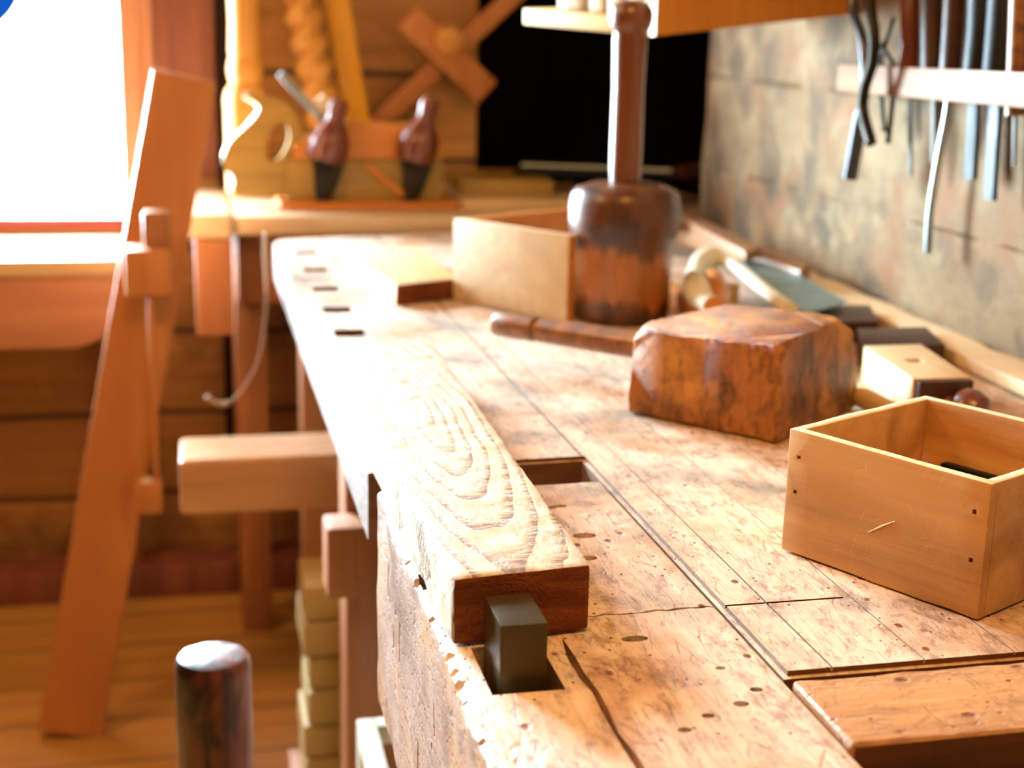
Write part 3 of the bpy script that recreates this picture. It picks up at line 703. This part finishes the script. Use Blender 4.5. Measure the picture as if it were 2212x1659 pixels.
b = BM(); c_ = PY(972, 88, 3.03); lathe(b, [(.03, 0), (.03, .012), (.012, .02), (0, .021)], 24, oriented(c_ + Vector((0, .017, 0)), Vector((1, 0, 0)), Vector((0, -1, 0)))); ob('hub', b, M['yellow'], XR)

# ------------------------------------------------------------------ left: window bench, clamp, leaning plank, beam
WB = thing('window_bench', 'reddish bench with sunlit top along the window wall', 'bench', (-1.0, 2.9, 0))
ob('bench_top', box(BM(), -2.3, -.125, 2.79, 3.14, .745, .777, bev=.004), M['whitetop'], WB)
b = BM(); prism(b, [(-2.3, .6), (-.235, .6), (-.19, .615), (-.165, .65), (-.158, .7), (-.158, .745), (-2.3, .745)], 2.80, 2.83, 'Y', .002); ob('apron', b, M['apron'], WB)
for x in (-2.2, -1.1):
    ob('leg', box(BM(), x, x + .07, 2.9, 2.97, 0, .745, bev=.004), M['brown'], WB)
ob('leg', box(BM(), -.20, -.14, 2.98, 3.04, 0, .745, bev=.004), M['brown'], WB)
# clamp
CL = thing('bar_clamp', 'wooden bar clamp on the end of the window bench beside the leaning plank', 'clamp', (-.08, 2.4, .38))
def pxbox(name, x0, x1, y0_, y1_, Y, dY, mat, parent, bev=.003):  # front face on the plane Y
    a, c = PY(x0, y0_, Y), PY(x1, y1_, Y)
    b = BM(); box(b, a.x, c.x, Y, Y + dY, c.z, a.z, bev=bev); return ob(name, b, mat, parent)
pxbox('upper_jaw', 266, 372, 540, 640, 2.35, .07, M['lean'], CL, .006)
pxbox('jaw_tip', 306, 371, 458, 538, 2.37, .05, M['brown'], CL, .006)
pxbox('bar', 316, 346, 641, 1052, 2.355, .025, M['lean'], CL, .005)
pxbox('lower_jaw', 290, 352, 1050, 1110, 2.32, .055, M['lean'], CL, .005)
a = PY(318, 1048, 2.345); b = BM(); lathe(b, [(.012, 0), (.012, .012), (.006, .016), (0, .017)], 20, Matrix.Translation((a.x, 2.346, a.z - .004))); ob('screw_tip', b, M['white'], CL)
# leaning plank
p0, p1 = PZ(152, 1590, .0), PY(399, 172, 2.50)
b = BM(); ax = (p1 - p0).normalized(); m = oriented(p0 + Vector((0, 0, .006)), Vector((1, .0, 0)) - ax * ax.x, ax)
box(b, -.054, .054, -.012, .016, .0, (p1 - p0).length, mat=m, bev=.004)
tag(rebase(ob('leaning_plank', b, M['lean']), tuple(p0)), 'long reddish plank leaning from the floor up past the window', 'plank')
# beam on trestle
SH = thing('saw_horse', 'low saw horse with pale beam end sticking out under the bench', 'saw horse', (.2, 2.05, 0))
a, c = PY(386, 992, 2.0), PY(735, 1098, 2.0)
b = BM(); box(b, a.x, .68, 2.0, 2.13, .513, .598, bev=.01, seg=3); ob('beam', b, M['beam'], SH)
for x in (.43, .62):
    for s in (-1, 1):
        b = BM(); tube(b, [(x, 2.065 + s * .03, .53), (x, 2.065 + s * .17, .0)], .028, 4); ob('leg', b, M['brown'], SH)
# stacked boards on a dark crate
CR = thing('dark_crate', 'low dark crate with a pinkish lid on the floor under the bench', 'crate', (.27, 1.62, 0))
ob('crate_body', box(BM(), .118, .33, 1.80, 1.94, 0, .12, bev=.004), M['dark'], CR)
ob('crate_lid', box(BM(), .112, .335, 1.795, 1.945, .12, .15, bev=.004), M['brown'], CR)
for i in range(6):
    z0 = .1502 + i * .0525; dx = random.uniform(-.008, .008)
    b = BM(); box(b, .128 + dx, .32 + dx, 1.81 + .004 * (i % 2), 1.935, z0, z0 + .051, bev=.006)
    tag(rebase(ob('stacked_board', b, M['khaki']), (.22, 1.87, z0)), ['lowest pale board of the stack under the bench', 'second pale board from the bottom of the stack under the bench', 'third pale board from the bottom of the stack under the bench',
        'third pale board from the top of the stack under the bench', 'second pale board from the top of the stack under the bench', 'topmost pale board of the stack under the bench'][i], 'board', 'boards stacked under the bench')
ST = thing('white_stool', 'small white painted stool frame under the near end of the bench', 'stool', (.3, 1.4, 0))
for x in (.172, .42):
    for y in (1.33, 1.52): ob('leg', box(BM(), x, x + .022, y, y + .022, 0, .4, bev=.002), M['white'], ST)
for x in (.172, .42): ob('rail', box(BM(), x, x + .022, 1.352, 1.52, .375, .4, bev=.002), M['white'], ST)
for y in (1.33, 1.52): ob('rail', box(BM(), .194, .42, y, y + .022, .375, .4, bev=.002), M['white'], ST)
# dark timbers against the back wall
tag(rebase(ob('floor_timber', box(BM(), -1.6, .6, 2.95, 3.08, 0, .07, bev=.01), M['wallred']), (-.5, 3.0, 0)), 'low brown timber lying on the floor along the window wall', 'timber')
# cord
pts = [PY(574, 498, 2.52), PY(572, 540, 2.515), PY(576, 640, 2.5), PY(562, 760, 2.5), PY(534, 826, 2.5), PY(498, 868, 2.5), PY(470, 872, 2.5), PY(446, 856, 2.5)]
b = BM(); sp = smooth_path(pts); tube(b, sp, [.0035 if i < 10 else .0016 if i < 26 else .0045 for i in range(len(sp))], 10)
tag(rebase(ob('cord', b, M['cord']), tuple(pts[0])), 'pale cord hanging from the far corner of the workbench', 'cord')

# ------------------------------------------------------------------ rack of tools on the right wall
RK = thing('tool_rack', 'pine rail rack holding the tools on the right wall', 'rack', (.9, 1.6, 1.15))
xr = lambda y: WR(y) - .05
ya, yb_ = 1.0, 1.865
b = BM(); hexa(b, [(xr(ya), ya, 1.146), (xr(ya) + .016, ya, 1.146), (xr(yb_) + .016, yb_, 1.146), (xr(yb_), yb_, 1.146)], [(xr(ya), ya, 1.183), (xr(ya) + .016, ya, 1.183), (xr(yb_) + .016, yb_, 1.183), (xr(yb_), yb_, 1.183)], .002)
ob('rail', b, M['rail'], RK)
for y in (1.02, 1.855): ob('spacer', box(BM(), xr(y) + .0155, WR(y) + .01, y - .006, y + .006, 1.148, 1.18), M['rail'], RK)
GR = 'tools in the wall rack'
def tool(name, label, cat): return thing(name, label, cat, (.9, 1.6, 1.16), 0, GR)
XT = .893
def tp(px, py, x=XT): return PX(px, py, x)
def hand(root, pts, r, mat, nm='handle', x=XT, seg=14):
    sp = smooth_path([tp(a, c, x) for a, c in pts]); b = BM(); tube(b, sp, r, seg); return ob(nm, b, mat, root)
def blade(root, pts, wd, th, mat, nm='blade', x=XT):
    sp = [tp(a, c, x) for a, c in pts]; b = BM()
    A_ = [(p.y - wd / 2, p.z) for p in sp]; B_ = [(p.y + wd / 2, p.z) for p in reversed(sp)]
    prism(b, A_ + B_, x - th / 2, x + th / 2, 'X'); return ob(nm, b, mat, root)
t = tool('long_pincers', 'long black pincers hung in front of the left end of the rack', 'pincers')
hand(t, [(1838, -60), (1842, 20), (1862, 80), (1868, 140), (1868, 200), (1858, 262), (1836, 385)], [.0065] * 24 + [.010] * 7, M['tooliron'], 'pincer_arm', .862)
hand(t, [(1880, -60), (1878, 0), (1888, 70), (1886, 130), (1868, 190), (1864, 240), (1882, 310)], .0075, M['iron'], 'pincer_arm', .855)
t = tool('small_dividers', 'thin dark dividers with crossed legs next to the black pincers', 'dividers')
hand(t, [(1930, 40), (1905, 120), (1902, 180), (1910, 285)], .0035, M['iron'], 'leg', .9)
hand(t, [(1890, 90), (1918, 120), (1932, 165), (1918, 310)], .0035, M['iron'], 'leg', .892)
specs = [
    ('chisel', 'chisel with brown handle and short narrow blade in the rack', 'chisel', [(1962, -60), (1966, 40), (1963, 150)], .0125, 'knobw', [(1962, 150), (1966, 270), (1966, 380)], .007),
    ('file', 'slim file with dark handle and straight grey blade in the rack', 'file', [(2015, -60), (2012, 60), (2012, 155)], .0125, 'choco', [(2016, 155), (2016, 250), (2016, 352)], .009),
    ('long_auger', 'longest thin steel rod hanging lowest from the rack', 'auger', [(2064, -60), (2058, 60), (2052, 155)], .0125, 'choco', None, .005),
    ('wide_chisel', 'black flat bar with bluish edge in the rack, shorter of the two', 'chisel', [(2120, -60), (2118, 60), (2108, 155)], .0155, 'blackiron', [(2106, 155), (2104, 250), (2096, 386)], .019),
    ('wide_chisel', 'black flat bar hanging lower, longer of the two in the rack', 'chisel', [(2168, -60), (2160, 60), (2152, 155)], .0155, 'blackiron', [(2152, 155), (2150, 250), (2138, 432)], .020),
    ('awl', 'awl with cream brown handle and thin tip near the right end of the rack', 'awl', [(2204, -60), (2200, 60), (2196, 160), (2192, 250)], .011, 'mhandle', [(2192, 250), (2190, 360)], .004)]
for nm, lab, cat, hp, hr, hm, bp_, bw in specs:
    t = tool(nm, lab, cat)
    hand(t, hp, hr, M[hm])
    if bp_: blade(t, bp_, bw, .006 if bw > .015 else .003, M['blackiron' if bw > .015 else 'iron'])
    else: hand(t, [(2052, 155), (2048, 232), (2028, 340), (2010, 455), (2004, 548)], .0048, M['steel'], 'shank')

# ------------------------------------------------------------------ hanging shelf
SF = thing('hanging_shelf', 'orange pine shelf hanging high on the right wall with pale front edge', 'shelf', (.7, 1.9, 1.22))
C0, L1, R1 = PY(1402, 78, 1.85), PY(1130, 52, 2.05), PX(1836, 30, WR(1.93))
dpt = Vector((.12, .16, 0)); up = Vector((0, 0, 1))
b = BM()
bk = L1 + Vector((.42, .12, .02))
hexa(b, [C0, R1, bk, L1], [C0 + up * .022, R1 + up * .022, bk + up * .022, L1 + up * .022], .0015); ob('shelf_board', b, M['shelfp'], SF)
e = (R1 - C0).normalized(); n_ = Vector((e.y, -e.x, 0)).normalized()
b = BM(); hexa(b, [C0 - n_ * -.001 + n_ * .0, R1, R1 + n_ * .014, C0 + n_ * .014], [C0 + up * .3, R1 + up * .3, R1 + n_ * .014 + up * .3, C0 + n_ * .014 + up * .3]); ob('side_panel', b, M['shelfw'], SF)
lab = ['wide grey white upright at the left end of the hanging shelf', 'second pale upright from the left on the hanging shelf', 'third pale upright from the left on the hanging shelf', 'pale upright just above the round mallet knob', 'pale upright nearest the orange shelf side']
el = (C0 - L1)
for i, (f0, f1, mt) in enumerate(((.24, .42, 'white'), (.50, .60, 'cream'), (.64, .73, 'cream'), (.8, .88, 'cream'), (.92, .97, 'cream'))):
    a = L1 + el * f0 + up * .0225; c = L1 + el * f1 + up * .0225; dp = Vector((.03, .035, 0)); o_ = Vector((.012, .014, .0035))
    b = BM(); hexa(b, [a + o_, c + o_, c + dp + o_, a + dp + o_], [p + up * (.2 + .01 * (i % 3)) for p in (a + o_, c + o_, c + dp + o_, a + dp + o_)], .001)
    tag(rebase(ob('upright_strip', b, M[mt]), tuple(a + o_)), lab[i], 'strip', 'pale uprights on the hanging shelf')

# ------------------------------------------------------------------ light
wd = bpy.data.worlds.new('sky'); S.world = wd; wd.use_nodes = True
n = wd.node_tree.nodes; l = wd.node_tree.links; bg = n['Background']
tc = n.new('ShaderNodeTexCoord'); dot = n.new('ShaderNodeVectorMath'); dot.operation = 'DOT_PRODUCT'
dot.inputs[1].default_value = tuple(ray(-90, -60).normalized()); l.new(tc.outputs['Generated'], dot.inputs[0])
mr = n.new('ShaderNodeMapRange'); l.new(dot.outputs['Value'], mr.inputs['Value'])
mr.inputs['From Min'].default_value = math.cos(math.atan(130 / 3000)); mr.inputs['From Max'].default_value = math.cos(math.atan(120 / 3000))
rp = n.new('ShaderNodeMix'); rp.data_type = 'RGBA'; l.new(mr.outputs[0], rp.inputs[0])
rp.inputs[6].default_value = (.64, .86, 1, 1); rp.inputs[7].default_value = (.00002, .0005, .0028, 1)
l.new(rp.outputs[2], bg.inputs['Color']); bg.inputs['Strength'].default_value = 150.0
def area(name, loc, rot, sx, sy, energy, col, portal=False):
    d = bpy.data.lights.new(name, 'AREA'); d.shape = 'RECTANGLE'; d.size = sx; d.size_y = sy; d.energy = energy; d.color = col
    o = bpy.data.objects.new(name, d); COL.objects.link(o); o.location = loc; o.rotation_euler = rot
    if portal: d.cycles.is_portal = True
    return o
area('window_portal', (-.6475, YB + .12, 1.4675), (-math.pi / 2, 0, 0), 1.0, 1.36, 1, (1, 1, 1), True)
area('warm_fill', (.1, .35, 2.38), (.0, 0, 0), .5, .5, 15, (1, .5, .13))  # unseen warm fill over the bench, no fixture
area('warm_fill', (-1.3, 1.5, 2.36), (0, 0, 0), .5, .5, 18, (1, .58, .24))  # added warm fill for the left wall and window bench, no fixture

S.view_settings.view_transform = 'Standard'; S.view_settings.look = 'None'; S.view_settings.gamma = 1
S.view_settings.use_curve_mapping = False
S.view_settings.exposure = 0.55
S.cycles.use_denoising = True
S.cycles.use_adaptive_sampling = True; S.cycles.adaptive_threshold = .06
S.cycles.max_bounces = 6; S.cycles.diffuse_bounces = 3; S.cycles.transparent_max_bounces = 6; S.cycles.sample_clamp_indirect = 8
